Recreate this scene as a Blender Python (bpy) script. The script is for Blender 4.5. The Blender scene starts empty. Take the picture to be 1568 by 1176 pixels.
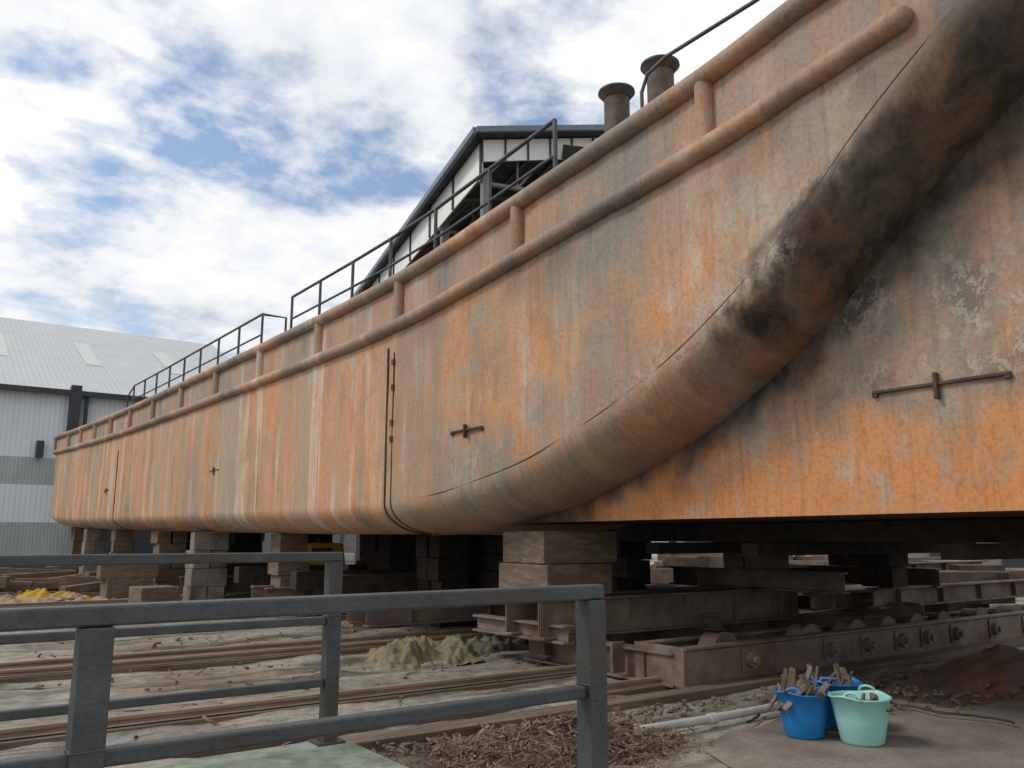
import bpy, math, random
from mathutils import Vector, Matrix, noise as mn
random.seed(11)
R = random.random
def U(a,b): return a+(b-a)*R()
scene=bpy.context.scene
E=1.6
# ------------------------------------------------------------ helpers
class G:
    def __init__(s,nt): s.nt=nt; s.n=nt.nodes; s.l=nt.links
    def new(s,t,**k):
        nd=s.n.new(t)
        for a,b in k.items(): setattr(nd,a,b)
        return nd
    def put(s,sock,v):
        if isinstance(v,bpy.types.NodeSocket): s.l.new(v,sock)
        elif isinstance(v,(tuple,list)):
            v=tuple(v)
            if sock.type=='RGBA' and len(v)==3: v=v+(1,)
            sock.default_value=v
        else: sock.default_value=v
    def math(s,op,a,b=0.0,clamp=False):
        nd=s.new('ShaderNodeMath',operation=op,use_clamp=clamp)
        s.put(nd.inputs[0],a); s.put(nd.inputs[1],b); return nd.outputs[0]
    def mix(s,f,a,b,mode='MIX'):
        nd=s.new('ShaderNodeMixRGB',blend_type=mode)
        s.put(nd.inputs[0],f); s.put(nd.inputs[1],a); s.put(nd.inputs[2],b); return nd.outputs[0]
    def lin(s,v,a,b):
        nd=s.new('ShaderNodeMapRange'); nd.clamp=True; s.put(nd.inputs[0],v); nd.inputs[1].default_value=a; nd.inputs[2].default_value=b
        nd.inputs[3].default_value=0; nd.inputs[4].default_value=1; return nd.outputs[0]
    def coord(s,k='Object'): return s.new('ShaderNodeTexCoord').outputs[k]
    def scale(s,v,sc,loc=(0,0,0)):
        nd=s.new('ShaderNodeMapping'); s.put(nd.inputs['Vector'],v)
        nd.inputs['Scale'].default_value=sc; nd.inputs['Location'].default_value=loc; return nd.outputs[0]
    def noise(s,v,sc=1,det=4,ro=.55,dist=0):
        nd=s.new('ShaderNodeTexNoise'); s.put(nd.inputs['Vector'],v)
        nd.inputs['Scale'].default_value=sc; nd.inputs['Detail'].default_value=min(det,5)
        nd.inputs['Roughness'].default_value=ro; nd.inputs['Distortion'].default_value=dist
        return nd.outputs['Fac']
    def ramp(s,f,stops,interp='LINEAR'):
        nd=s.new('ShaderNodeValToRGB'); cr=nd.color_ramp; cr.interpolation=interp
        while len(cr.elements)<len(stops): cr.elements.new(.5)
        for e,(p,c) in zip(cr.elements,stops):
            e.position=p
            e.color=(c,c,c,1) if not isinstance(c,(tuple,list)) else tuple(c)+(1,)
        s.put(nd.inputs[0],f); return nd.outputs[0]
    def sep(s,v):
        nd=s.new('ShaderNodeSeparateXYZ'); s.put(nd.inputs[0],v); return nd.outputs
    def comb(s,x,y,z):
        nd=s.new('ShaderNodeCombineXYZ')
        s.put(nd.inputs[0],x);s.put(nd.inputs[1],y);s.put(nd.inputs[2],z); return nd.outputs[0]
    def bump(s,h,st=.3,d=.02):
        nd=s.new('ShaderNodeBump'); nd.inputs['Strength'].default_value=st; nd.inputs['Distance'].default_value=d
        s.put(nd.inputs['Height'],h); return nd.outputs[0]
def newmat(name):
    m=bpy.data.materials.new(name); m.use_nodes=True
    g=G(m.node_tree); b=m.node_tree.nodes['Principled BSDF']; return m,g,b
def simple(name,c1,c2,sc=3,rough=.8,bump=.3,c3=None,metal=0,vec=(1,1,1),det=4,bd=.01):
    m,g,b=newmat(name)
    v=g.scale(g.coord(),vec)
    n=g.noise(v,sc,det,.6)
    col=g.ramp(n,[(.32,c1),(.68,c2)])
    if c3:
        n2=g.noise(v,sc*.37,3,.65)
        col=g.mix(g.ramp(n2,[(.48,0),(.62,1)]),col,c3)
    fine=g.noise(v,sc*14,2,.6)
    col=g.mix(.5,col,g.ramp(fine,[(.3,.45),(.7,1.0)]),'MULTIPLY')
    g.put(b.inputs['Base Color'],col); g.put(b.inputs['Roughness'],rough); b.inputs['Metallic'].default_value=metal
    if bump: g.put(b.inputs['Normal'],g.bump(g.math('ADD',n,g.math('MULTIPLY',fine,.4)),bump,bd))
    return m
class MB:
    def __init__(s): s.v=[]; s.f=[]; s.mi=[]; s.sm=[]
    def add(s,vs,fs,mi=0,sm=False):
        o=len(s.v); s.v+= [tuple(v) for v in vs]
        for f in fs: s.f.append([i+o for i in f]); s.mi.append(mi); s.sm.append(sm)
    def box(s,c,d,rz=0,mi=0,rx=0,ry=0,taper=1.0):
        M=Matrix.Translation(c)@Matrix.Rotation(rz,4,'Z')@Matrix.Rotation(ry,4,'Y')@Matrix.Rotation(rx,4,'X')
        vs=[]
        for k in (-.5,.5):
            t=1 if k<0 else taper
            for (i,j) in ((-.5,-.5),(.5,-.5),(.5,.5),(-.5,.5)):
                vs.append(M@Vector((i*d[0]*t,j*d[1]*t,k*d[2])))
        s.add(vs,[(0,3,2,1),(4,5,6,7),(0,1,5,4),(1,2,6,5),(2,3,7,6),(3,0,4,7)],mi)
    def bb(s,x0,x1,y0,y1,z0,z1,mi=0): s.box(((x0+x1)/2,(y0+y1)/2,(z0+z1)/2),(x1-x0,y1-y0,z1-z0),mi=mi)
    def cyl(s,p0,p1,r0,r1=None,seg=16,mi=0,caps=True):
        if r1 is None: r1=r0
        p0=Vector(p0);p1=Vector(p1); t=(p1-p0).normalized()
        a=t.orthogonal().normalized(); b=t.cross(a)
        vs=[]
        for p,r in ((p0,r0),(p1,r1)):
            for i in range(seg):
                an=2*math.pi*i/seg; vs.append(p+a*math.cos(an)*r+b*math.sin(an)*r)
        s.add(vs,[(i,(i+1)%seg,seg+(i+1)%seg,seg+i) for i in range(seg)],mi,True)
        if caps:
            s.add(vs[:seg],[tuple(range(seg))[::-1]],mi); s.add(vs[seg:],[tuple(range(seg))],mi)
    def tube(s,pts,r,seg=8,mi=0,up=Vector((0,0,1)),rs=None):
        pts=[Vector(p) for p in pts]; n=len(pts); vs=[]
        for i,p in enumerate(pts):
            t=(pts[min(i+1,n-1)]-pts[max(i-1,0)]).normalized()
            a=t.cross(up)
            if a.length<.05: a=t.cross(Vector((1,0,0)))
            a.normalize(); b=a.cross(t)
            rr=rs[i] if rs else r
            for k in range(seg):
                an=2*math.pi*k/seg; vs.append(p+a*math.cos(an)*rr+b*math.sin(an)*rr)
        fs=[]
        for i in range(n-1):
            for k in range(seg):
                fs.append((i*seg+k,i*seg+(k+1)%seg,(i+1)*seg+(k+1)%seg,(i+1)*seg+k))
        s.add(vs,fs,mi,True)
        s.add(vs[:seg],[tuple(range(seg))],mi); s.add(vs[-seg:],[tuple(range(seg))],mi)
    def ibeam(s,p0,p1,h,w,mi=0,tf=.03,stiff=0):
        p0=Vector(p0);p1=Vector(p1);d=p1-p0;L=d.length;rz=math.atan2(d.y,d.x);c=(p0+p1)/2
        s.box((c.x,c.y,c.z+h/2-tf/2),(L,w,tf),rz,mi); s.box((c.x,c.y,c.z-h/2+tf/2),(L,w,tf),rz,mi)
        s.box((c.x,c.y,c.z),(L-.01,tf*.7,h-2*tf),rz,mi)
        for i in range(stiff):
            q=p0+d*((i+.5)/stiff); s.box((q.x,q.y,q.z),(.02,w*.92,h-2*tf),rz,mi)
    def make(s,name,mats,parent=None,bevel=0,attr=None,recalc=True):
        me=bpy.data.meshes.new(name); me.from_pydata(s.v,[],s.f)
        for m in (mats if isinstance(mats,(list,tuple)) else [mats]): me.materials.append(m)
        me.polygons.foreach_set('material_index',s.mi); me.polygons.foreach_set('use_smooth',s.sm)
        if recalc:
            import bmesh
            bm=bmesh.new(); bm.from_mesh(me); bmesh.ops.recalc_face_normals(bm,faces=bm.faces); bm.to_mesh(me); bm.free()
        ob=bpy.data.objects.new(name,me); scene.collection.objects.link(ob)
        if parent: ob.parent=parent
        if bevel:
            md=ob.modifiers.new('bevel','BEVEL'); md.width=bevel; md.segments=2; md.limit_method='ANGLE'; md.angle_limit=math.radians(50)
        return ob
def empty(name,loc=(0,0,0)):
    e=bpy.data.objects.new(name,None); e.location=loc; e.empty_display_size=.3; scene.collection.objects.link(e); return e
def hermite(tab,x):
    if x<=tab[0][0]: return tab[0][1]+(x-tab[0][0])*(tab[1][1]-tab[0][1])/(tab[1][0]-tab[0][0])
    if x>=tab[-1][0]: return tab[-1][1]
    for i in range(len(tab)-1):
        if x<=tab[i+1][0]: break
    def m(j):
        a=max(j-1,0); b=min(j+1,len(tab)-1); return (tab[b][1]-tab[a][1])/(tab[b][0]-tab[a][0])
    x0,y0=tab[i];x1,y1=tab[i+1];h=x1-x0;t=(x-x0)/h
    return ((2*t**3-3*t*t+1)*y0+(t**3-2*t*t+t)*h*m(i)+(-2*t**3+3*t*t)*y1+(t**3-t*t)*h*m(i+1))
def sst(a,b,x):
    t=(x-a)/(b-a); t=min(1,max(0,t)); return t*t*(3-2*t)
# ------------------------------------------------------------ camera
cam=bpy.data.cameras.new('camera'); co=bpy.data.objects.new('camera',cam); scene.collection.objects.link(co)
co.location=(0,0,E); co.rotation_euler=(math.radians(90+10.41),0,-math.radians(35.74))
cam.sensor_width=36; cam.lens=29.62; cam.clip_end=3000; cam.clip_start=.05; scene.camera=co
# ------------------------------------------------------------ world
w=bpy.data.worlds.new('World'); scene.world=w; w.use_nodes=True
g=G(w.node_tree); w.node_tree.nodes.clear()
SUN_EL=math.radians(46); SUN_AZ=math.radians(-62)
sky=g.new('ShaderNodeTexSky',sky_type='NISHITA'); sky.sun_disc=False; sky.sun_elevation=SUN_EL; sky.sun_rotation=SUN_AZ
sky.air_density=1.2; sky.dust_density=1.0; sky.ozone_density=2.0
bg1=g.new('ShaderNodeBackground'); g.put(bg1.inputs[0],sky.outputs[0]); bg1.inputs[1].default_value=.15
d=g.coord('Generated'); xyz=g.sep(d)
zz=g.math('ADD',g.math('MAXIMUM',xyz[2],0.0),.20)
p=g.comb(g.math('DIVIDE',xyz[0],zz),g.math('DIVIDE',xyz[1],zz),0.0)
n1=g.noise(g.scale(p,(1,1,1),(4.3,.2,0)),.85,5,.5,.1)
n2=g.noise(g.scale(p,(1,1,1),(5.1,9.7,0)),4.6,5,.6,.1)
n3=g.noise(g.scale(p,(1,1,1),(1.1,3.7,0)),1.0,3,.5)
mask=g.ramp(g.math('ADD',g.math('MULTIPLY',n1,.60),g.math('MULTIPLY',n2,.40)),[(.415,.08),(.455,.62),(.50,1)])
cc=g.ramp(g.math('ADD',g.math('MULTIPLY',n3,.5),g.math('MULTIPLY',n2,.5)),[(.38,(.62,.66,.73)),(.47,(.82,.85,.90)),(.56,(1,1,1))])
bg2=g.new('ShaderNodeBackground'); g.put(bg2.inputs[0],cc); bg2.inputs[1].default_value=1.02
ms=g.new('ShaderNodeMixShader'); g.put(ms.inputs[0],mask); g.l.new(bg1.outputs[0],ms.inputs[1]); g.l.new(bg2.outputs[0],ms.inputs[2])
wo=g.new('ShaderNodeOutputWorld'); g.l.new(ms.outputs[0],wo.inputs[0])
sl=bpy.data.lights.new('sun','SUN'); sl.energy=1.5; sl.angle=math.radians(14); sl.color=(1,.96,.9)
so=bpy.data.objects.new('sun',sl); scene.collection.objects.link(so)
sd=Vector((math.sin(SUN_AZ)*math.cos(SUN_EL),math.cos(SUN_AZ)*math.cos(SUN_EL),math.sin(SUN_EL)))
so.rotation_euler=(-sd).to_track_quat('-Z','Y').to_euler(); so.location=(-20,20,40)
scene.view_settings.view_transform='Standard'; scene.view_settings.look='None'; scene.view_settings.exposure=0
# ------------------------------------------------------------ materials
def hullmat(name,skeg=False):
    m,g,b=newmat(name)
    v=g.coord(); x,y,z=g.sep(v)
    at=g.new('ShaderNodeAttribute',attribute_name='masks'); r_,g_,b_=g.sep(at.outputs['Vector'])
    far=g.lin(y,9.5,14.0)
    sv=g.comb(g.math('MULTIPLY',x,.3),y,g.math('MULTIPLY',z,.14))
    s1=g.noise(sv,.85,3,.5,.1)
    s2=g.noise(g.comb(0.0,y,g.math('MULTIPLY',z,.06)),2.2,3,.6)
    s3=g.noise(g.comb(0.0,y,g.math('MULTIPLY',z,.05)),13,2,.7)
    bl=g.noise(g.scale(v,(1,1,.75)),.75,5,.68,.4)
    bl2=g.noise(g.scale(v,(1,1,.8),(4,7,3)),2.4,5,.72,.3)
    bl3=g.noise(g.scale(v,(1,1,.6),(9,2,6)),1.4,5,.78,.35)
    fi=g.noise(v,24,4,.72)
    wf=g.math('ADD',.18,g.math('MULTIPLY',far,.16))
    f=g.math('ADD',g.math('ADD',g.math('MULTIPLY',s1,.40),g.math('MULTIPLY',s2,wf)),g.math('MULTIPLY',bl,g.math('SUBTRACT',.60,wf)))
    col=g.ramp(f,[(.39,(.29,.25,.18)),(.44,(.40,.31,.21)),(.47,(.50,.29,.15)),(.50,(.60,.27,.10)),(.53,(.60,.31,.18)),(.56,(.54,.37,.25)),(.60,(.46,.39,.27)),(.66,(.31,.28,.21))])
    col=g.mix(g.math('MULTIPLY',g.ramp(bl2,[(.505,0),(.55,1)]),.52),col,(.57,.225,.06))
    col=g.mix(g.math('MULTIPLY',g.ramp(bl3,[(.51,0),(.57,1)]),.40),col,(.26,.18,.12))
    col=g.mix(g.math('MULTIPLY',g.ramp(bl3,[(.40,1),(.455,0)]),.22),col,(.44,.37,.27))
    col=g.mix(g.math('MULTIPLY',far,g.ramp(s1,[(.42,0),(.52,.50),(.6,.1)])),col,(.64,.32,.205))
    # greenish-grey strakes of old paint on the far plates
    col=g.mix(g.math('MULTIPLY',far,g.ramp(g.noise(g.comb(3.0,y,g.math('MULTIPLY',z,.03)),.75,3,.6),[(.54,0),(.60,.6)])),col,(.37,.34,.25))
    ps=g.math('MULTIPLY',g.math('ADD',.18,g.math('MULTIPLY',far,.55)),g.math('MULTIPLY',g.ramp(s2,[(.55,0),(.61,1)]),g.ramp(bl,[(.36,.1),(.56,.8)])))
    col=g.mix(ps,col,(.68,.60,.48))
    gf=g.math('MULTIPLY',b_,g.ramp(g.math('ADD',g.math('MULTIPLY',bl3,.6),g.math('MULTIPLY',s2,.4)),[(.44,1),(.60,.30)]),True)
    col=g.mix(gf,col,g.ramp(bl2,[(.3,(.20,.17,.138)),(.7,(.33,.285,.23))]))
    if skeg:
        o=g.math('MULTIPLY',g.lin(g.math('ADD',g.math('ADD',z,g.math('MULTIPLY',y,.05)),g.math('MULTIPLY',bl3,1.1)),3.45,3.05),g.ramp(bl2,[(.42,.35),(.5,.9)]))
        col=g.mix(o,col,g.ramp(bl2,[(.38,(.42,.18,.07)),(.5,(.62,.235,.06)),(.62,(.60,.27,.10))]))
    col=g.mix(.30,col,g.ramp(s3,[(.33,.5),(.48,1)]),'MULTIPLY')
    sc=g.math('MULTIPLY',g_,g.ramp(g.noise(g.scale(v,(1,1,.8)),7,5,.82,.2),[(.49,0),(.53,1)]),True)
    col=g.mix(g.math('MULTIPLY',sc,.75),col,(.50,.44,.34))
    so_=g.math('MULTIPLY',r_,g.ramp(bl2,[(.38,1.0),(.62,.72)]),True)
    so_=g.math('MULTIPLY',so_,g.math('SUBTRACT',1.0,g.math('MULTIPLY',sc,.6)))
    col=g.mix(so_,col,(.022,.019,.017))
    col=g.mix(.5,col,g.ramp(fi,[(.3,.45),(.54,1.05)]),'MULTIPLY')
    g.put(b.inputs['Base Color'],col)
    g.put(b.inputs['Roughness'],g.ramp(bl2,[(.3,.5),(.7,.8)]))
    h=g.math('ADD',g.math('MULTIPLY',bl2,.6),g.math('ADD',g.math('MULTIPLY',fi,.3),g.math('MULTIPLY',sc,.5)))
    g.put(b.inputs['Normal'],g.bump(h,.5,.014))
    return m
M_hull=hullmat('rusted_hull_paint'); M_skeg=hullmat('rusted_skeg_paint',True)
M_rustdk=simple('dark_rust_steel',(.045,.035,.028),(.11,.07,.045),4,.75,.4)
M_under=simple('hull_underside',(.03,.022,.018),(.07,.045,.03),3,.85,.3)
M_cradle=simple('cradle_brown_steel',(.15,.11,.083),(.25,.187,.142),3,.75,.35,(.13,.077,.05))
M_black=simple('black_steel',(.02,.02,.02),(.05,.045,.04),6,.6,.2)
M_rail=simple('dark_grey_galvanised',(.04,.046,.05),(.08,.085,.09),5,.45,.4,(.06,.05,.042))
M_deckrail=simple('deck_rail_paint',(.06,.065,.07),(.12,.115,.11),7,.6,.15)
M_block=simple('timber_block',(.13,.095,.065),(.25,.19,.135),5,.9,.6,(.15,.10,.065),vec=(1,1,5))
M_conc=simple('concrete_block',(.19,.165,.13),(.30,.265,.22),4,.9,.4,(.15,.125,.095))
M_timber=simple('old_timber_beam',(.10,.072,.05),(.22,.165,.115),5,.9,.5,(.14,.09,.055),vec=(.25,2,2))
M_crib=simple('shade_toned_timber',(.022,.017,.013),(.055,.042,.032),5,.9,.5)  # timber colour darkened to carry the deep shadow under the hull
M_green=simple('algae_concrete',(.20,.235,.18),(.33,.37,.31),9,.85,.35,(.14,.20,.115),det=5)
M_track=simple('track_rail_rust',(.22,.15,.10),(.38,.28,.2),6,.55,.3,vec=(.3,2,2))
# ------------------------------------------------------------ ground
def groundmat():
    m,g,b=newmat('slipyard_ground'); v=g.coord(); x,y,z=g.sep(v)
    a=g.noise(v,.28,4,.6,.2); c=g.noise(g.scale(v,(.45,1.3,1)),.9,5,.68,.3); f=g.noise(v,6,5,.74); f2=g.noise(v,45,2,.7)
    col=g.ramp(c,[(.34,(.13,.10,.075)),(.44,(.23,.185,.14)),(.54,(.33,.285,.235)),(.68,(.42,.375,.32))])
    mx=g.math('MULTIPLY',g.ramp(a,[(.42,0),(.54,1)]),.7)
    col=g.mix(mx,col,g.ramp(c,[(.35,(.16,.15,.11)),(.5,(.27,.26,.205)),(.65,(.36,.345,.29))]))
    col=g.mix(.7,col,g.ramp(f,[(.36,.42),(.56,1.1)]),'MULTIPLY')
    col=g.mix(.5,col,g.ramp(f2,[(.32,.4),(.6,1.1)]),'MULTIPLY')
    wet=g.ramp(g.noise(g.scale(v,(.40,1.5,1),(3,1,0)),.8,4,.55,.1),[(.48,0),(.56,1)])
    col=g.mix(g.math('MULTIPLY',wet,.45),col,(.085,.085,.068))
    g.put(b.inputs['Base Color'],col); g.put(b.inputs['Roughness'],g.mix(wet,(.9,.9,.9),(.13,.13,.13)))
    h=g.math('ADD',g.math('MULTIPLY',f,.7),g.math('MULTIPLY',f2,.25)); 
    h=g.math('MULTIPLY',h,g.math('SUBTRACT',1.0,g.math('MULTIPLY',wet,.92)))
    g.put(b.inputs['Normal'],g.bump(h,.7,.035)); return m
M_ground=groundmat()
def axis(lo,hi,a,b,st):
    l=[];x=a
    while x<=b: l.append(x); x+=st
    k=st;x=b
    while x<hi: k*=1.25; x+=k; l.append(min(x,hi))
    k=st;x=a;q=[]
    while x>lo: k*=1.25; x-=k; q.append(max(x,lo))
    return q[::-1]+l
xs_=axis(-900,1200,-6,18,.12); ys_=axis(-200,1800,1,30,.12)
mb=MB(); vs=[];nx=len(xs_);ny=len(ys_)
for yy in ys_:
    for xx in xs_:
        near=1-sst(30,60,math.hypot(xx,yy-10))
        h=.045*mn.fractal(Vector((xx*.8,yy*1.1,0)),.8,2,5)*near+.010*mn.noise(Vector((xx*5,yy*5,3)))*near
        h-=.008
        if xx>4.5 and yy<5.6: h=min(h,-.012)
        vs.append((xx,yy,h))
mb.add(vs,[(j*nx+i,j*nx+i+1,(j+1)*nx+i+1,(j+1)*nx+i) for j in range(ny-1) for i in range(nx-1)],0,True)
mb.make('ground',M_ground,recalc=False)
M_apron=simple('apron_concrete',(.20,.162,.13),(.31,.26,.212),1.4,.85,.25,(.13,.10,.078),det=5)
mb=MB()
ox=[(4.9,-4),(30,-4),(30,4.9),(9.0,5.05),(8.1,5.16),(7.2,5.06),(6.7,5.13),(6.2,4.98),(5.9,5.04),(5.6,4.92),(5.35,4.86),(5.15,4.6),(4.95,4.2),(4.75,3.9),(4.6,2.5)]
mb.add([(x,y,.004) for x,y in ox],[tuple(range(len(ox)))])
mb.make('concrete_apron',M_apron)
mb=MB(); mb.bb(-12,2.48,2.6,5.34,-.05,.34); mb.make('concrete_walkway',M_green,bevel=.015)
# ------------------------------------------------------------ ship
ship=empty('cargo_barge',(10.2,25,1.7))
def shp(ob): ob.parent=ship; ob.matrix_parent_inverse=Matrix.Translation(ship.location).inverted(); return ob
ZT=[(0.5,6.95),(2.6,6.45),(3.87,6.25),(5.12,6.07),(8.33,5.80),(11.4,5.59),(15.8,5.60),(22,5.70),(30.5,5.87),(40,6.2),(45,6.42),(50,6.65)]
ZK=[(0.5,6.75),(1.4,6.25),(2.64,5.54),(3.42,4.99),(4.43,4.12),(5.91,3.25),(7.74,2.61),(8.97,2.36),(10.6,2.17),(14,2.14),(20,2.2),(30,2.33),(40,2.5),(45,2.66),(50,3.1)]
zt=lambda y:hermite(ZT,y); zk=lambda y:hermite(ZK,y)
XC=10.2
XSf=lambda y:6.0-.003*(y-11)
YE=45.0
def hp(s,x,z):
    if s<=YE: return (x,s,z)
    u=s-YE
    bf=(1-u**4.5)**.5
    Lz=2.0+2.2*min(1,max(0,(z-2)/4.5))**.8
    return (XC+(x-XC)*bf, YE+u*Lz, z)
W=.84
def section(s):
    y=min(s,YE)+ (0 if s<=YE else (s-YE)*3.5)
    t,k=zt(y),zk(y); k=min(k,t-.05); hb=.5 if y<9 else .5-.04*sst(9,12,y); x0=XSf(min(y,YE)); pts=[]
    NS=64
    for i in range(NS): 
        z=t+(k-t)*i/NS; pts.append((x0,z,k-z))
    NB=18
    for i in range(NB+1):
        a=math.pi/2*i/NB; z=k-hb*math.sin(a); pts.append((x0+W-W*math.cos(a),z,k-z))
    half=pts[:]
    for i in range(1,4): pts.append((x0+W+(XC-x0-W)*i/4,k-hb,hb))
    pts.append((XC,k-hb,hb))
    for i in range(3,0,-1): pts.append((2*XC-(x0+W+(XC-x0-W)*i/4),k-hb,hb))
    for q in half[::-1][::1]: pts.append((2*XC-q[0],q[1],q[2]))
    return pts
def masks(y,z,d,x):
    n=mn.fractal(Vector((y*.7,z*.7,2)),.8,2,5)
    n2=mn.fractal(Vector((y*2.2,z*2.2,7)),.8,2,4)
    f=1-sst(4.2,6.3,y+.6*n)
    soot_shade=f*sst(.02,.30,d+.20*n2)*.96
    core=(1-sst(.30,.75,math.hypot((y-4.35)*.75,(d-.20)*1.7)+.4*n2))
    soot_shade=max(soot_shade,core)
    soot_shade=max(soot_shade,(1-sst(2.5,3.8,y))*sst(-.9,.3,d+.3*n)*.75)
    soot_shade=max(soot_shade,.28*sst(.36,.5,d)*(1-sst(8,10,y)))  # low bilge: stain plus underside shading, both put into the colour
    soot_shade=max(soot_shade,.35*sst(.1,.5,n)*(1-sst(0,.5,abs(z-zt(min(y,48))+1.0)))*(1-sst(9,14,y)))
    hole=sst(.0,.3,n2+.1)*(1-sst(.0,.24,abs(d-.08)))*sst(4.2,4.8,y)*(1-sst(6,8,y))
    soot_shade*=1-.85*hole
    scab=1.0*sst(3.6,4.2,y)*(1-sst(5.3,7.0,y))*(1-sst(.05,.36,abs(d+.02)))*sst(-.2,.25,n2+.1)
    scab=max(scab,.35*sst(.05,.35,mn.fractal(Vector((y*1.1,z*1.1,17)),.8,2,4))*sst(7.5,9,y)*(1-sst(10.5,11.4,y))*(1-sst(3.3,4.2,z)))
    gr=sst(3.5,5.1,z-.5*n)*(1-sst(6.8,11,y))*.9
    top=sst(.12,.0,abs(z-(zt(min(y,49))-.36))-.30)
    gr=max(gr,.9*top*(.7+.8*n))
    gr=max(gr,sst(.2,.55,mn.fractal(Vector((y*.25,z*.25,11)),.8,2,4))*.7)
    gr=max(gr,.65*sst(8.0,8.8,y)*(1-sst(11.2,11.6,y))*sst(-.3,.3,n))
    return (max(0,min(1,soot_shade)),max(0,min(1,scab)),max(0,min(1,gr)))
st=[];y=.7
while y<YE-.01: st.append(y); y+= .06 if y<9 else (.10 if y<18 else .22)
st.append(YE)
for i in range(1,27): st.append(YE+ (1-(1-i/26)**2.2)*.99999)
mb=MB(); vs=[];att=[];np_=0
for s in st:
    sec=section(s); np_=len(sec)
    for (x,z,dd) in sec:
        q=hp(s,x,z); 
        wob=.010*mn.noise(Vector((q[1]*1.3,q[2]*1.1,4)))+.0045*math.cos(q[1]*2*math.pi/.62)*(1 if dd<0 else 0)
        if abs(x-XC)>3: q=(q[0]+wob*(1 if x<XC else -1),q[1],q[2])
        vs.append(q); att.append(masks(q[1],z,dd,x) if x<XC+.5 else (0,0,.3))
fs=[(j*np_+i,j*np_+i+1,(j+1)*np_+i+1,(j+1)*np_+i) for j in range(len(st)-1) for i in range(np_-1)]
mb.add(vs,fs,0,True)
mb.f.append(list(range(np_))); mb.mi.append(0); mb.sm.append(False)
for j in range(len(st)-1): mb.f.append([j*np_,(j+1)*np_,(j+1)*np_+np_-1,j*np_+np_-1]); mb.mi.append(1); mb.sm.append(False)
def addattr(ob,att,default=(0,0,.4)):
    a=ob.data.attributes.new('masks','FLOAT_VECTOR','POINT')
    fl=[]
    for t in att: fl+=list(t)
    a.data.foreach_set('vector',fl)
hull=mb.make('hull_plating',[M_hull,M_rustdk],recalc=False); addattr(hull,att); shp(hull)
# skeg
mb=MB(); vs=[];att=[]; sy=[];y=.7
while y<=9.3: sy.append(y); y+=.07
NZ=56; XK=6.86
for y in sy:
    top=zk(y)-.30; bot=1.81
    top=max(top,bot+.05)
    for i in range(NZ+1):
        z=bot+(top-bot)*i/NZ
        n=mn.fractal(Vector((y*.8,z*.8,9)),.8,2,5); n2=mn.fractal(Vector((y*2.3,z*2.3,5)),.8,2,4)
        vs.append((XK+.009*mn.noise(Vector((y*1.5,z*1.5,1))),y,z))
        gap=(zk(y)-.5)-z
        soot_shade=(1-sst(.0,.55,gap+.45*n-.14*max(0,4.5-y)))*.98
        soot_shade=max(soot_shade,.35*sst(.05,.5,n2+.15*n)*sst(2.5,3.0,z))
        scab=1.0*sst(2.7,3.1,z+.3*n)*(1-sst(3.6,4.2,z+.3*n))*(1-sst(3.6,4.8,y+.4*n))*sst(-.2,.2,n2)
        gr=sst(2.3,2.9,z+.35*n2-.08*(5-y))*.85
        att.append((soot_shade,scab,gr))
mb.add(vs,[(j*(NZ+1)+i,j*(NZ+1)+i+1,(j+1)*(NZ+1)+i+1,(j+1)*(NZ+1)+i) for j in range(len(sy)-1) for i in range(NZ)],0,True)
mb.add([(XK,.7,1.81),(13.5,.7,1.81),(13.5,9.3,1.81),(XK,9.3,1.81),(13.5,.7,6),(XK,.7,6),(13.5,9.3,2)],[(0,1,2,3),(0,1,4,5),(1,2,6,4)],1)
att+=[(0,0,.5)]*7
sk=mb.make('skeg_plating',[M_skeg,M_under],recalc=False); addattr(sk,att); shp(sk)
def setm(ob,v): 
    att=[]
    for p in ob.data.vertices:
        n=mn.fractal(Vector((p.co.y*.5,p.co.z*.5,2)),.8,2,4); att.append((.22+.3*n,0,max(0,min(1,v+n*.9))))
    addattr(ob,att); shp(ob)
spath=[.7+.2*i for i in range(222)]+[YE+(1-(1-i/24)**2.2)*.9999 for i in range(1,25)]
def zy(s): return min(s,YE)+(0 if s<=YE else (s-YE)*3.5)
def sideline(off,dz,path):
    o=[]
    for s in path:
        z=zt(zy(s))+dz; q=hp(s,XSf(min(s,YE))-off,z); o.append((q[0],q[1]+0,q[2]+.010*mn.noise(Vector((s*1.3,dz,0)))))
    return o
mb=MB(); mb.tube(sideline(.03,0,spath),.105,14); lo=[s for s in spath if s>=3.1]
pl_=sideline(.03,-.73,lo); rs=[.105]*len(pl_)
p0=Vector(pl_[0]); dr=(p0-Vector(pl_[1])).normalized(); ext=[];er=[]
for a in (85,65,45,25,10): ext.append(tuple(p0+dr*.105*math.sin(math.radians(a)))); er.append(.105*math.cos(math.radians(a)))
mb.tube(ext+pl_,.105,14,rs=er+rs)
ob=mb.make('rub_rails',M_hull,recalc=False); setm(ob,.75)
mb=MB(); yv=5.1
while yv<45:
    t=zt(yv); x=XSf(yv)-.02; mb.tube([(x,yv,t-.02),(x,yv,t-.71)],.095,12,up=Vector((0,1,0))); yv+=3.1
for s in (45.35,45.8):
    q=hp(s,XSf(45)-.02,6.4); t=zt(zy(s)); mb.tube([(q[0],q[1],t),(q[0],q[1],t-.72)],.1,12,up=Vector((0,1,0)))
ob=mb.make('rub_rail_stanchions',M_hull,recalc=False); setm(ob,.6)
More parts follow.
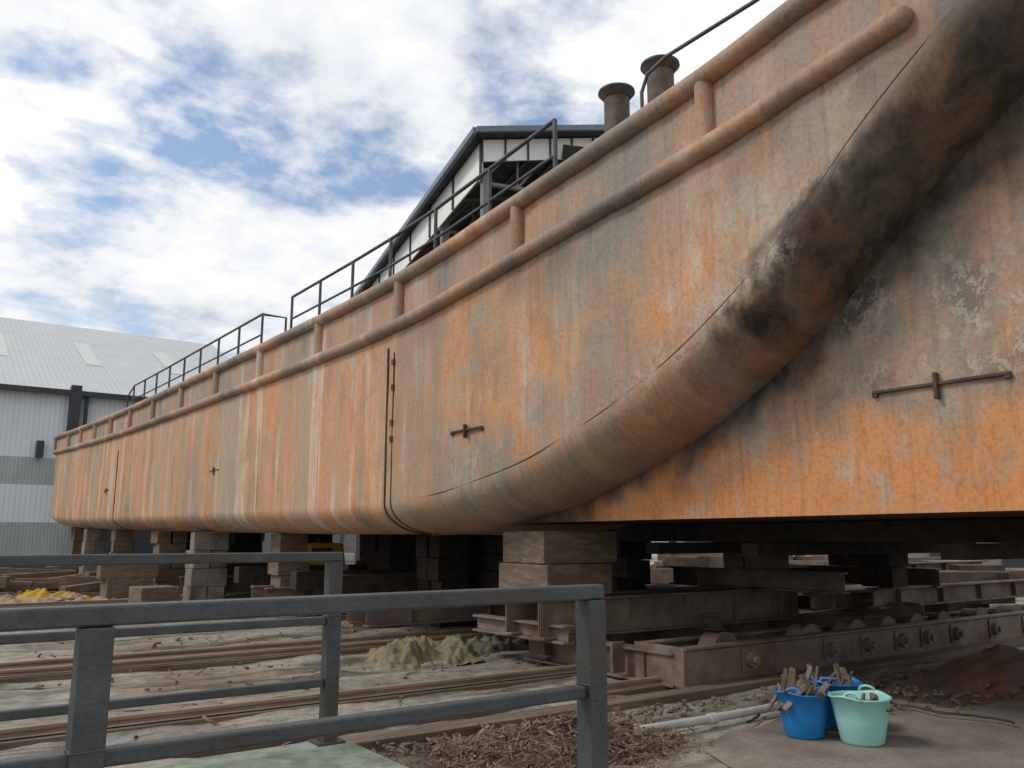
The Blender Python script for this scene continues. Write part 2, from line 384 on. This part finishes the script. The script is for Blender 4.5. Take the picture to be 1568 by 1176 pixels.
def wrap(yy,z0,off=.0,ext=1.0):
    k=zk(yy);x0=XSf(yy);o=[]
    for i in range(20): o.append((x0-off,yy,z0+(k-z0)*i/20))
    for i in range(int(12*ext)+1):
        a=math.pi/2*i/12; o.append((x0+W-(W+off)*math.cos(a),yy,k-(.46+off)*math.sin(a)))
    return o
mb=MB()
for yy in (14.3,17.4,20.9,24.2): mb.tube(wrap(yy,zt(yy)-.8,-.004),.007,5,up=Vector((0,1,0)))
ob=mb.make('weld_seams',M_hull,recalc=False); setm(ob,.5)
mb=MB()
mb.tube([(XSf(y)+.004+.003*mn.noise(Vector((y*3,0,0))),y,zk(y)+.01) for y in [1.2+.1*i for i in range(100)]],.0085,6)
ob=mb.make('bilge_weld_line',M_rustdk,recalc=False); shp(ob)
mb=MB()
mb.tube(wrap(11.46,4.45,.006),.014,6,up=Vector((0,1,0))); mb.tube(wrap(11.66,4.55,.006),.018,6,up=Vector((0,1,0)))
for z in (4.3,3.9,3.35,3.1): mb.box((XSf(11.5)-.012,11.47,z),(.04,.07,.09))
mb.tube(wrap(31.5,4.6,.006),.022,6,up=Vector((0,1,0))); 
ob=mb.make('vertical_pipes',M_rustdk); shp(ob)
mb=MB()
def bar(x,y,z,L,vh=.18):
    mb.box((x-.02,y,z),(.04,L,.028)); mb.box((x-.035,y,z-.02),(.06,.03,vh)); 
    for e in (-.5,.5): mb.box((x-.015,y+L*e*.96,z-.02),(.04,.05,.045))
bar(6,9.35,3.02,.75); bar(XK,3.5,2.86,1.15,.22); bar(6,20.4,3.2,.7); bar(5.95,33,3.3,.8)
ob=mb.make('anode_bars',M_rustdk,bevel=.006); shp(ob)
mb=MB()
def drail(Y0,Y1,n,X=6.25,h=1.06):
    ys=[Y0+(Y1-Y0)*i/(n-1) for i in range(n)]
    top=[(X,y,zt(y)+h) for y in ys]; mb.tube(top,.028,8); mb.tube([(X,y,zt(y)+h*.52) for y in ys],.022,8)
    for y in ys: mb.tube([(X,y,zt(y)-.05),(X,y,zt(y)+h)],.03,8,up=Vector((0,1,0)))
drail(16.6,7.75,7,h=1.0); drail(18.4,31.4,9,h=1.0)
X=6.25
mb.tube([(X+.0,18.4,zt(18)+1.0),(X+.55,18.4,zt(18)+1.0),(X+.55,18.4,zt(18))],.03,8,up=Vector((0,1,0)))
mb.tube([(X,31.4,zt(31)+1.0),(X,32.3,zt(32)+.75),(X,32.5,zt(32)+.0)],.028,8)
mb.tube([(6.3,6.25,6.0),(6.3,6.25,6.55),(6.3,6.15,6.73),(6.3,5.86,6.80),(6.3,4.67,6.80),(6.3,3.0,6.88)],.022,8)
for y in (2.9,): mb.tube([(6.3,y,6.1),(6.3,y,6.87)],.022,8,up=Vector((0,1,0)))
ob=mb.make('deck_handrails',M_deckrail); shp(ob)
mb=MB()
for (x,y) in ((7.0,7.4),(7.0,6.62)):
    mb.cyl((x,y,5.8),(x,y,7.22),.165,seg=24); mb.cyl((x,y,7.21),(x,y,7.29),.175,.235,24); mb.cyl((x,y,7.29),(x,y,7.32),.24,.235,24,mi=1)
M_stack=simple('stack_steel',(.09,.075,.06),(.19,.155,.12),6,.8,.3,(.12,.07,.045))
ob=mb.make('exhaust_stacks',[M_stack,M_black]); shp(ob)
mb=MB()
mb.bb(7.2,8.2,8.6,10.3,5.6,6.2); mb.cyl((7.1,9.0,6.25),(8.3,9.0,6.25),.2,seg=18); mb.cyl((7.0,10.2,6.2),(7.0,9.0,6.5),.035); mb.cyl((6.9,9.6,5.7),(6.9,9.6,6.5),.05)
mb.cyl((6.6,8.3,6.12),(6.6,10.8,6.02),.05); mb.cyl((6.7,17.2,5.7),(6.7,17.9,5.75),.12); mb.bb(6.5,7.1,14.9,15.8,5.6,5.85)
ob=mb.make('deck_winch',M_black,bevel=.02); shp(ob)
# ------------------------------------------------------------ cradle
cr=empty('slipway_cradle',(7,6.6,0))
def par(ob,e): ob.parent=e; ob.matrix_parent_inverse=Matrix.Translation(e.location).inverted(); return ob
mb=MB()
for yy in (6.62,7.25):
    mb.ibeam((7.0,yy,.235),(20,yy,.235),.41,.16,stiff=0)
mb.bb(7.0,20,6.56,6.575,.06,.40)
mb.ibeam((7.05,6.7,.20),(7.05,9.4,.20),.36,.2,stiff=3)
mb.box((7.01,6.94,.235),(.04,.75,.42)); mb.box((6.90,7.5,.26),(.2,.04,.34)); mb.box((6.90,7.9,.26),(.2,.04,.34))
for x in (7.7,10.2,11.6,13,14.5,16,17.5): mb.box((x+.35,6.93,.24),(.05,.5,.36))
for yy in (8.55,9.25,):
    mb.ibeam((6.55,yy,.62),(11.7,yy,.62),.48,.24,stiff=5)
mb.bb(6.55,11.7,8.5,8.515,.41,.83)
mb.ibeam((6.75,8.2,.45),(6.75,10.2,.45),.22,.18); mb.ibeam((9.5,8.2,.45),(9.5,10.2,.45),.22,.18)
mb.ibeam((6.9,8.9,.24),(16,8.9,.24),.26,.2)
mb.ibeam((11.3,8.0,.66),(17,8.0,.66),.26,.24,stiff=6); mb.ibeam((12.5,6.9,.55),(12.5,9.4,.55),.22,.2)
mb.ibeam((11.0,7.2,.98),(11.0,10.5,.98),.3,.2); mb.ibeam((10.6,9.6,.95),(20,9.6,.95),.34,.24,stiff=8); mb.ibeam((13.6,7.2,.98),(13.6,10.5,.98),.3,.2)
mb.ibeam((12.0,7.4,.72),(22,7.4,.72),.3,.2,stiff=8)
for yy in (12.6,13.3,17.2,18,22.8,23.6): mb.ibeam((6.2,yy,.42),(14,yy,.42),.4,.2,stiff=5)
par(mb.make('girders',M_cradle,bevel=.006),cr)
mb=MB()
for x in (7.95,9.6,10.6,11.35,12.1,12.85,14,15.2):
    mb.cyl((x,6.82,.31),(x,7.06,.31),.20,seg=28); mb.cyl((x,6.79,.31),(x,6.82,.31),.225,seg=28)
for x in (8.15,9.7,10.5,11.3,11.95,12.75,13.9,15):
    mb.cyl((x-.1,6.47,.25),(x-.1,6.555,.25),.09,seg=20); mb.cyl((x-.1,6.42,.25),(x-.1,6.47,.25),.045,seg=12); mb.box((x-.1,6.545,.25),(.26,.02,.26))
par(mb.make('bogie_wheels',M_cradle,bevel=.006),cr)
mb=MB()
for xx in (9.2,11.4): mb.bb(xx-.2,xx+.2,.8,12.5,1.56,1.80)
for yy in (4.2,6.6,8.2): mb.bb(8.2,13.4,yy-.12,yy+.12,1.40,1.555)
par(mb.make('packing_timbers',M_crib,bevel=.01),cr)
# ------------------------------------------------------------ block stacks
def stack(x,y,z0,z1,wx,wy,mat,layers=3,name='keel_block_stack'):
    mb=MB(); h=(z1-z0)/layers
    for k in range(layers):
        z=z0+h*(k+.5); 
        if k%2==0 and wx>.7:
            for i in (-1,1): mb.box((x+i*wx*.255+U(-.03,.03),y+U(-.05,.05),z),(wx*.49,wy*U(.88,1.08),h-.008),U(-.04,.04))
        else:
            for i in (-1,1): mb.box((x+U(-.06,.06),y+i*wy*.255,z),(wx*U(.88,1.1),wy*.49,h-.008),U(-.04,.04))
    return mb.make(name,mat,bevel=.012)
zb=lambda y: zk(y)-(.5 if y<9 else .46)
stack(7.22,9.0,.87,1.70,1.15,1.0,M_block,2)
stack(11.2,8.9,1.14,1.80,.7,.8,M_block,2); stack(10.0,11.2,.0,1.66,1.0,1.2,M_crib,4); stack(13.6,8.6,1.14,1.80,.6,.8,M_block,2); stack(12.4,7.4,.88,1.8,.5,.5,M_crib,3)
for (yy,mt,xx,l) in ((14.2,M_crib,8.6,4),(17.9,M_block,6.95,4),(22.4,M_conc,6.5,4),(27.5,M_block,6.8,5),(33.5,M_block,6.7,5),(38.5,M_conc,6.6,4),(43.6,M_block,6.9,4)):
    stack(xx,yy,-.03,zb(yy)-.005,U(.6,.85),U(.7,1.0),mt,l)
for yy in (13,16,19,25,31,38):
    stack(10.2,yy,-.03,zb(yy)-.005,1.1,1.3,M_crib,4)
    if yy>20: stack(13.2,yy+1,-.03,zb(yy+1)-.005,1.,1.0,M_block,4)
mb=MB()
for k in range(5): mb.bb(9.3+.04*(k%2),9.65,9.9+.1*(k%3),16.5,.02+.325*k,.02+.325*k+.315)  # dark timber wall added to keep the space under the hull black
for yy in (14.8,17.0,20.6,24,30.2):
    mb.box((8.8,yy,.75),(4.2,.35,.38)); 
    for xx in (7.3,8.6,10,10.9): mb.box((xx,yy,.28),(.35,.4,.6),U(-.2,.2))
mb.make('timber_cribbing',M_crib,bevel=.015)
# ------------------------------------------------------------ slipway tracks
mb=MB()
def track(y,x0,x1,w=.26,h=.028):
    mb.bb(x0,x1,y-w/2,y+w/2,-.08,h+U(-.01,.01)); h=.028
    mb.bb(x0,x1,y-.032,y+.032,h+.045,h+.08,mi=1); mb.bb(x0,x1,y-.012,y+.012,h-.01,h+.045,mi=1); mb.bb(x0,x1,y-.07,y+.07,h+.003,h+.016,mi=1)
for (y,x0) in ((6.95,-20),(8.15,-20),(11.7,-30),(12.4,-30),(15.9,-30),(18.6,-30),(19.4,-30),(23.4,-30),(27,-30),(28,-30),(33,-30)):
    track(y,x0,40)
mb.bb(-20,30,6.25,6.5,-.08,.06)
mb.make('slipway_tracks',[M_timber,M_track],bevel=.008)
# ------------------------------------------------------------ railings
def railing(name,Y,X0,X1,posts,ztop,rails,zbase):
    e=empty(name,(X1,Y,zbase)); mb=MB()
    mb.bb(X0,X1+.05,Y-.035,Y+.035,ztop-.06,ztop)
    for r in rails: 
        mb.bb(X0,X1-.05,Y-.028,Y+.028,r-.05,r)
    par(mb.make('rails',M_rail,bevel=.008),e); mb=MB()
    for x in posts:
        mb.bb(x-.045,x+.045,Y-.045,Y+.045,zbase,ztop-.062); mb.bb(x-.09,x+.09,Y-.08,Y+.08,zbase,zbase+.015)
        for r in rails: mb.bb(x-.05,x+.05,Y-.05,Y+.05,r-.056,r-.05); mb.bb(x-.05,x+.05,Y-.05,Y+.05,r,r+.006)
    par(mb.make('posts',M_rail,bevel=.008),e)
railing('steel_railing',2.77,-3.5,2.40,[-1.48,.50,2.40],E-.19,[E-.59,E-.99],.34)
railing('steel_railing',5.24,-3.5,2.34,[-1.6,-.5,2.34],E-.085,[E-.49,E-.87],.34)
# ------------------------------------------------------------ buckets
def bucket(x,y,col,h=.35,rt=.215,rb=.155,fill=0,z0=.006,name='rubber_bucket',tall=1.0):
    m,g,b=newmat('bucket_plastic'); 
    n=g.noise(g.coord(),5,5,.65); c=g.mix(g.ramp(n,[(.5,0),(.75,.45)]),col,tuple(.45*i+.06 for i in col))
    g.put(b.inputs['Base Color'],c); b.inputs['Roughness'].default_value=.42
    mb=MB(); seg=40; prof=[(0,0),(rb*.93,0),(rb,.015),(rb+(rt-rb)*.5,h*.5),(rt,h*.96),(rt+.012,h*.97),(rt+.012,h),(rt-.004,h),(rt-.01,h*.95),(rb+(rt-rb)*.5-.01,h*.5),(rb-.01,.03),(0,.03)]
    vs=[]
    for i in range(seg):
        a=2*math.pi*i/seg
        for (r,z) in prof: 
            lift=.022*max(0,math.cos(2*a))**3*(z/h)**4
            vs.append((x+r*math.cos(a)*(1+.04*math.cos(2*a+1)*z/h),y+r*math.sin(a),z0+z+lift))
    n=len(prof)
    mb.add(vs,[(i*n+k,((i+1)%seg)*n+k,((i+1)%seg)*n+k+1,i*n+k+1) for i in range(seg) for k in range(n-1)],0,True)
    for s in (.3,math.pi+.3):
        dx,dy=math.cos(s),math.sin(s); pts=[]
        for i in range(13):
            t=math.pi*i/12; pts.append((x+dx*(rt-.015*math.sin(t))-dy*.06*math.cos(t),y+dy*(rt-.015*math.sin(t))+dx*.06*math.cos(t),z0+h+.01+.038*math.sin(t)))
        mb.tube(pts,.011,8)
    mats=[m,M_timber,M_cradle]
    for i in range(fill):
        a=U(0,6.28); r=U(0,.13); L=U(.12,.30)*tall; ti=U(.2,1.2)/tall; b0=Vector((x+r*math.cos(a),y+r*math.sin(a),z0+h-.1)); dr=Vector((math.cos(a+U(-.7,.7))*math.sin(ti),math.sin(a+U(-.7,.7))*math.sin(ti),math.cos(ti)))
        mb.box(b0+dr*L*.35,(U(.015,.05),U(.01,.025),L),U(0,6),1+i%2,rx=ti,ry=U(-.6,.6)/tall)
    mb.cyl((x,y,z0+h-.14),(x,y,z0+h-.10),rt-.03,seg=20,mi=1)
    return mb.make(name,mats,recalc=False)
bucket(6.24,4.55,(.01,.19,.50),fill=30,tall=1.25)
bucket(6.42,4.14,(.30,.60,.54),h=.355,rt=.225,rb=.165,fill=12,tall=.7)
bucket(6.74,4.58,(.01,.17,.46),h=.38,fill=14,tall=1.2)
M_pipe=simple('pale_pipe',(.45,.43,.38),(.62,.60,.55),8,.6,.1)
mb=MB(); mb.tube([(4.6,5.36,.05),(5.05,5.33,.055),(5.9,5.27,.06),(6.6,5.24,.07),(7.0,5.25,.075),(7.6,5.42,.06)],.036,10)
mb.cyl((5.0,5.335,.055),(5.12,5.325,.055),.05); mb.cyl((5.9,5.27,.06),(5.98,5.265,.06),.048); mb.make('drain_pipe',M_pipe)
mb=MB(); 
for k in range(3):
    pts=[]; x,y=7.4+.3*k,4.9; a=U(0,6)
    for i in range(26): 
        a+=U(-.5,.6); x+=.07*math.cos(a); y+=.05*math.sin(a); pts.append((x,y,.03+.01*k))
    mb.tube(pts,.012,6)
mb.make('loose_cable',M_black)
# ------------------------------------------------------------ debris
M_chip=simple('splintered_wood',(.07,.04,.025),(.34,.23,.16),9,.9,.3)
M_red=simple('red_earth',(.14,.055,.03),(.26,.11,.055),3,.95,.8,(.10,.07,.05),bd=.03)
def heap(name,cx,cy,rx,ry,h,mat,seed,res=40,z0=-.03,extra=None,rough=.35,cloth=False):
    mb=MB(); vs=[]
    for j in range(res+1):
        for i in range(res+1):
            u=i/res*2-1; v=j/res*2-1; r=math.sqrt(u*u+v*v); a=mn.fractal(Vector((u*1.7+seed,v*1.7,seed)),.8,2,5)
            f=max(0,1-sst(.15,.98,r+.25*a)); z=h*f*(1+rough*a)+.10*h*mn.noise(Vector((u*9,v*9,seed)))*min(1,f*3)
            if cloth:
                f=max(0,1-sst(.45,1.0,r+.45*a)); rd=0;amp=1;fr=1.6
                for o in range(4):
                    rd+=amp*(1-abs(mn.noise(Vector((u*fr*rx*1.2+seed,v*fr*ry*1.2,seed+o))))*2.6); amp*=.55; fr*=2.0
                z=f**.5*h*(.22+.36*max(0,rd))*(.7+.7*max(-.3,a+.3))
            vs.append((cx+u*rx,cy+v*ry,z0-.02+z))
    mb.add(vs,[(j*(res+1)+i,j*(res+1)+i+1,(j+1)*(res+1)+i+1,(j+1)*(res+1)+i) for j in range(res) for i in range(res)],0,True)
    if extra: extra(mb)
    return mb.make(name,[mat,M_chip,M_conc,M_timber],recalc=False)
def chips(cx,cy,rx,ry,h,n,L0,L1,mi=1,w=.02):
    def f(mb):
        for _ in range(n):
            a=U(0,6.28); r=math.sqrt(R())*1.0; x=cx+rx*r*math.cos(a); y=cy+ry*r*math.sin(a)
            z=h*max(0,1-r*1.1)+U(0,.05)-.0
            mb.box((x,y,z),(U(L0,L1),U(.3,1)*w,U(.3,1)*w*.6),U(0,6.28),mi,rx=U(-.5,.5),ry=U(-.6,.6),taper=U(.5,1))
    return f
def multi(*fs):
    def f(mb):
        for q in fs: q(mb)
    return f
heap('wood_debris_pile',4.45,5.4,1.1,.8,.22,simple('mulch',(.05,.03,.02),(.14,.085,.055),12,.95,.8,bd=.03),3.1,extra=multi(chips(4.4,5.4,1.1,.75,.20,1600,.02,.10,1,.014),chips(4.4,5.4,1.0,.65,.20,160,.10,.34,1,.022),chips(4.5,5.4,.9,.55,.24,60,.08,.2,3,.07),chips(4.35,5.35,1.4,.9,.02,500,.02,.08,1,.016),chips(3.9,5.9,2.2,.45,.0,400,.02,.09,1,.018)))
heap('red_earth_mound',10.4,4.9,2.7,.8,.36,M_red,6.3,res=70,extra=chips(9.8,4.9,2.4,.8,.15,260,.02,.09,3,.06))
def rub(cx,cy,rx,ry,n,s0,s1,mi):
    def f(mb):
        for _ in range(n):
            x=cx+rx*random.gauss(0,.45); y=cy+ry*random.gauss(0,.45); s=U(s0,s1)
            mb.box((x,y,s*.2),(s*U(.6,1.8),s*U(.4,1),s*U(.2,.6)),U(0,6.28),mi,rx=U(-.4,.4),ry=U(-.4,.4),taper=U(.6,1))
    return f
heap('rubble_scatter',9,6,.2,.2,.05,M_conc,2,res=6,extra=multi(rub(6,10,7,3.5,220,.015,.05,3),rub(2,14,9,6,160,.02,.08,3),rub(3,28,8,5,160,.08,.3,3),rub(8.5,5.6,2.5,.4,220,.02,.09,3),rub(5,6.0,3,.3,160,.02,.08,3),chips(4,10,5,4,0,90,.05,.25,1,.03)))
def clothmat(n,a,b_): return simple(n,a,b_,6,.85,.4)
heap('jute_tarp',6.0,10.5,.95,.75,.42,clothmat('jute',(.15,.12,.065),(.27,.225,.13)),8.7,res=90,cloth=True)
heap('grey_tarp',7.2,10.7,1.2,.7,.30,clothmat('tarp_grey',(.08,.075,.055),(.17,.155,.11)),4.7,res=80,cloth=True)
heap('pale_tarp',3.0,24.6,2.2,1.0,.34,clothmat('pale_sheet',(.28,.22,.14),(.42,.35,.25)),1.7,res=80,cloth=True)
heap('yellow_tarp',3.3,25.3,1.2,.6,.42,clothmat('yellow_sheet',(.50,.31,.02),(.62,.40,.04)),9.2,res=60,cloth=True)
mb=MB()
for _ in range(60): mb.box((U(-2,6),U(27,40),U(.05,.5)),(U(.8,3),U(.15,.35),U(.12,.3)),U(-.4,.4),ry=U(-.1,.1))
mb.make('timber_pile',M_block,bevel=.01)
mb=MB(); mb.box((5.2,22.0,.22),(.9,.9,.5),.1); mb.box((5.4,26,.75),(1.5,.7,.5),-.05); mb.box((5.4,26,.25),(1.2,.9,.5)); mb.make('concrete_footing',M_block,bevel=.02)
# ------------------------------------------------------------ warehouse left
wh=empty('corrugated_warehouse',(-10,60,0))
def corr(name,c,c2,scale,rough=.45):
    m,g,b=newmat(name); v=g.coord(); wv=g.new('ShaderNodeTexWave',wave_type='BANDS',bands_direction='X'); g.put(wv.inputs[0],v); wv.inputs['Scale'].default_value=scale
    n=g.noise(g.scale(v,(1,1,.25)),.5,4,.6); col=g.mix(g.ramp(n,[(.35,0),(.7,1)]),c,c2); col=g.mix(.22,col,g.ramp(wv.outputs['Fac'],[(0,.55),(.6,1)]),'MULTIPLY')
    g.put(b.inputs['Base Color'],col); b.inputs['Roughness'].default_value=rough; g.put(b.inputs['Normal'],g.bump(wv.outputs['Fac'],.3,.04)); return m
M_ww=corr('white_cladding',(.76,.79,.82),(.64,.67,.70),1.1); M_wg=corr('grey_cladding',(.44,.47,.47),(.30,.32,.30),1.6); M_roof=corr('roof_sheet',(.50,.51,.51),(.44,.45,.45),.9); M_tr=simple('skylight_sheet',(.60,.61,.57),(.66,.67,.62),2,.5,0)
M_dark=simple('dark_trim',(.03,.035,.04),(.05,.055,.06),3,.6,.1)
mb=MB(); x0,x1=-60,22.5; YW=60; ez=10.9
mb.bb(x0,x1,YW,YW+44,6.6,ez,0); mb.bb(x0,x1,YW-.003,YW+44,4.9,6.6,1); mb.bb(x0,x1,YW,YW+44,2.6,4.9,0); mb.bb(x0,x1,YW-.15,YW+44,-.1,2.6,1)
par(mb.make('walls',[M_ww,M_wg]),wh)
mb=MB(); rz=20.2; 
mb.add([(x0,YW-.5,ez),(x1+.5,YW-.5,ez),(x1+.5,YW+22,rz),(x0,YW+22,rz),(x1+.5,YW+44.5,ez),(x0,YW+44.5,ez)],[(0,1,2,3),(3,2,4,5)],0)
mb.add([(x0,YW-.5,ez-.15),(x1+.5,YW-.5,ez-.15),(x1+.5,YW+22,rz-.15),(x0,YW+22,rz-.15),(x1+.5,YW+44.5,ez-.15),(x0,YW+44.5,ez-.15)],[(0,1,2,3),(3,2,4,5)],0)
for xx in range(-50,22,6):
    f=lambda t,xx:(xx,YW-.5+22.5*t,ez+(rz-ez)*t+.03)
    a,b2=.35,.68; p0=f(a,xx);p1=f(b2,xx); mb.add([p0,(p0[0]+1.1,p0[1],p0[2]),(p1[0]+1.1,p1[1],p1[2]),p1],[(0,1,2,3)],1)
par(mb.make('roof',[M_roof,M_tr]),wh)
mb=MB(); mb.bb(x0,x1+.5,YW-.75,YW-.5,ez-.3,ez+.02); 
for xx in (-8,1.9,9,15): mb.bb(xx,xx+.2,YW-.45,YW-.2,0,ez-.3)
mb.bb(8.1,8.7,YW-.8,YW-.1,ez-3.0,ez+.35); mb.bb(6.5,6.9,YW-.6,YW-.1,6.6,7.6); mb.bb(10,14,YW-.25,YW-.1,0,4.2)
mb.bb(-6,-2.5,YW-.2,YW-.1,0,4.4)
par(mb.make('gutter_and_trim',M_dark),wh)
# ------------------------------------------------------------ open shed
shd=empty('open_gable_shed',(14.93,22.5,0))
A=Vector((14.93,22.5,0)); av=Vector((.968,-.25,0)); bv=Vector((.25,.968,0)); EZ=15.15; GW=17; RZ=EZ+GW/2*.2; LN=42
def P(a,b,z): q=A+av*a+bv*b; return (q.x,q.y,z)
M_und=simple('shed_underside',(.045,.048,.05),(.08,.08,.08),2,.8,0); M_sw=corr('shed_white',(.88,.88,.84),(.80,.80,.76),.01)
M_blue=simple('blue_grey_trim',(.14,.18,.23),(.2,.24,.29),3,.5,0)
rfz=lambda a: EZ+ (GW/2-abs(a-GW/2))*.2
mb=MB()
for (t,mi) in ((0,0),(.14,1)):
    for (a0,a1) in ((-.35,GW/2),(GW/2,GW+.35)):
        q=[P(a0,-.5,rfz(a0)+t),P(a1,-.5,rfz(a1)+t),P(a1,LN,rfz(a1)+t),P(a0,LN,rfz(a0)+t)]; mb.add(q,[(0,1,2,3)],mi)
def pl(a0,z0a,z1a,a1,z0b,z1b,b0,b1,mi):
    mb.add([P(a0,b0,z0a),P(a1,b0,z0b),P(a1,b0,z1b),P(a0,b0,z1a),P(a0,b1,z0a),P(a1,b1,z0b),P(a1,b1,z1b),P(a0,b1,z1a)],[(0,1,2,3),(4,5,6,7),(0,1,5,4),(3,2,6,7),(0,3,7,4),(1,2,6,5)],mi)
pl(-.4,rfz(-.4)-.03,rfz(-.4)+.17,GW/2,RZ-.03,RZ+.17,-.62,-.5,1); pl(GW/2,RZ-.03,RZ+.17,GW+.4,rfz(-.4)-.03,rfz(-.4)+.17,-.62,-.5,1)
pl(-.5,EZ-.12,EZ+.10,-.36,EZ-.12,EZ+.10,-.5,LN,1)
pl(0,EZ-.85,EZ-.06,GW/2,RZ-.85,RZ-.06,0,.06,2); pl(GW/2,RZ-.85,RZ-.06,GW,EZ-.85,EZ-.06,0,.06,2)
pl(0,EZ-1.35,EZ-.06,.06,EZ-1.35,EZ-.06,.07,LN,2); pl(GW-.06,3,EZ-.06,GW,3,EZ-.06,.07,LN,0)
pl(.1,3,RZ-1,GW-.1,3,RZ-1,LN-.2,LN,0)
i=0
while i*.85<GW: 
    a=i*.85; pl(a-.03,rfz(a)-.85,rfz(a)-.05,a+.03,rfz(a)-.85,rfz(a)-.05,-.05,-.002,3); i+=1
i=0
while i*3.2<LN: b0=i*3.2; pl(-.06,EZ-1.35,EZ-.05,-.003,EZ-1.35,EZ-.05,b0,b0+.14,3); i+=1
par(mb.make('roof_and_cladding',[M_und,M_blue,M_sw,M_dark],recalc=False),shd)
mb=MB(); M_tr2=simple('truss_steel',(.16,.16,.16),(.24,.24,.235),4,.6,0)
for b0 in [0.3]+[5.2*k for k in range(1,9)]:
    mb.tube([P(0.1,b0,EZ-1.5),P(GW-.1,b0,EZ-1.5)],.09,6); mb.tube([P(0.1,b0,EZ-.25),P(GW/2,b0,RZ-.25)],.08,6); mb.tube([P(GW/2,b0,RZ-.25),P(GW-.1,b0,EZ-.25)],.08,6)
    k=0
    while k<12:
        a=GW*k/12; a2=GW*(k+1)/12; mb.tube([P(a,b0,EZ-1.5),P(a2,b0,rfz(a2)-.25)],.05,5); mb.tube([P(a2,b0,EZ-1.5),P(a2,b0,rfz(a2)-.25)],.045,5); k+=1
    for a in (.25,GW-.25): mb.box(P(a,b0,EZ/2-.5),(.3,.3,EZ-1),-.25)
for a in [1.2*k for k in range(1,14)]:
    mb.tube([P(a,0.1,rfz(a)-.1),P(a,LN,rfz(a)-.1)],.06,5)
par(mb.make('trusses_and_columns',M_tr2),shd)
mb=MB(); q=Vector(P(3.2,-.5,EZ-.1)); mb.box((q.x,q.y,q.z-.1),(.7,.35,.5),-.4,rx=.5); mb.cyl((q.x,q.y+.1,q.z+.1),(q.x+.1,q.y+.6,q.z+.4),.05)
par(mb.make('floodlight',M_black,bevel=.03),shd)
# ------------------------------------------------------------ distant yard beyond the hull
def bld(name,x,y,sx,sy,h,rot,mats):
    e=empty(name,(x,y,0)); m1=MB(); m1.box((x,y,h/2),(sx,sy,h),rot); 
    par(m1.make('walls',mats[0]),e); m2=MB(); c,s=math.cos(rot),math.sin(rot)
    def T(a,b,z): return (x+a*c-b*s,y+a*s+b*c,z)
    m2.add([T(-sx/2-.3,-sy/2-.3,h),T(sx/2+.3,-sy/2-.3,h),T(sx/2+.3,0,h+sy*.16),T(-sx/2-.3,0,h+sy*.16),T(sx/2+.3,sy/2+.3,h),T(-sx/2-.3,sy/2+.3,h)],[(0,1,2,3),(3,2,4,5)])
    par(m2.make('roof',mats[1]),e); m3=MB()
    for k in range(4):
        q=T(-sx/2+sx*(k+.5)/4,-sy/2-.04,h*.3); m3.box(q,(sx*.13,.08,h*.6),rot)
    par(m3.make('doors',M_dark),e)
M_brk=simple('weathered_grey_wall',(.20,.19,.175),(.30,.285,.265),2,.9,.2)
bld('workshop_building',55,95,40,16,7,-.6,(M_brk,M_roof)); bld('workshop_building',85,40,30,14,6,-1.0,(M_brk,M_roof)); bld('workshop_building',28,120,30,14,7,-.2,(M_wg,M_roof)); bld('workshop_building',110,75,40,18,8,-.8,(M_brk,M_roof)); bld('workshop_building',60,14,26,12,6,-1.3,(M_brk,M_roof))
van=empty('parked_van',(33,27,0)); mb=MB(); M_vw=simple('white_vehicle_paint',(.6,.6,.6),(.7,.7,.7),2,.3,0)
mb.box((33,27,1.25),(4.6,1.9,1.5),-.4,taper=.93); mb.box((33,27,.6),(5,1.95,.5),-.4); par(mb.make('body',M_vw,bevel=.12),van)
mb=MB()
for sx in (-1.5,1.5):
    for sy in (-.9,.9):
        c,s=math.cos(-.4),math.sin(-.4); x=33+sx*c-sy*s; y=27+sx*s+sy*c; mb.cyl((x+.1*s,y-.1*c,.35),(x-.1*s,y+.1*c,.35),.35,seg=20)
mb.box((33,27,1.5),(3.9,1.93,.5),-.4); par(mb.make('wheels_and_glass',M_black),van)
yc=empty('yellow_air_compressor',(8.95,21,0)); mb=MB(); M_y=simple('yellow_machine_paint',(.60,.38,.02),(.70,.47,.03),3,.5,.1)
c=(8.95,21); mb.box((c[0],c[1],1.22),(1.3,.8,.55),-.3,taper=.86); mb.box((c[0],c[1],.85),(1.45,.85,.2),-.3); par(mb.make('body',M_y,bevel=.06),yc)
mb=MB()
for sx in (-.35,.35):
    for sy in (-.5,.5):
        cc_,s_=math.cos(-.3),math.sin(-.3); x=c[0]+sx*cc_-sy*s_; y=c[1]+sx*s_+sy*cc_; mb.cyl((x+.08*s_,y-.08*cc_,.4),(x-.08*s_,y+.08*cc_,.4),.42,seg=20)
mb.cyl((c[0]+.7,c[1]-.2,.75),(c[0]+1.6,c[1]-.5,.55),.04); mb.box((c[0]-.1,c[1]-.4,1.22),(.5,.06,.3),-.3); mb.cyl((c[0],c[1],1.45),(c[0],c[1],1.62),.05)
par(mb.make('wheels_and_towbar',M_black),yc)
mb=MB()
for _ in range(120): mb.box((U(16,32),U(3,30),U(.1,1.0)),(U(.3,2.5),U(.2,1),U(.1,.6)),U(0,3))
mb.make('scrap_steel_heap',M_cradle,bevel=.01)
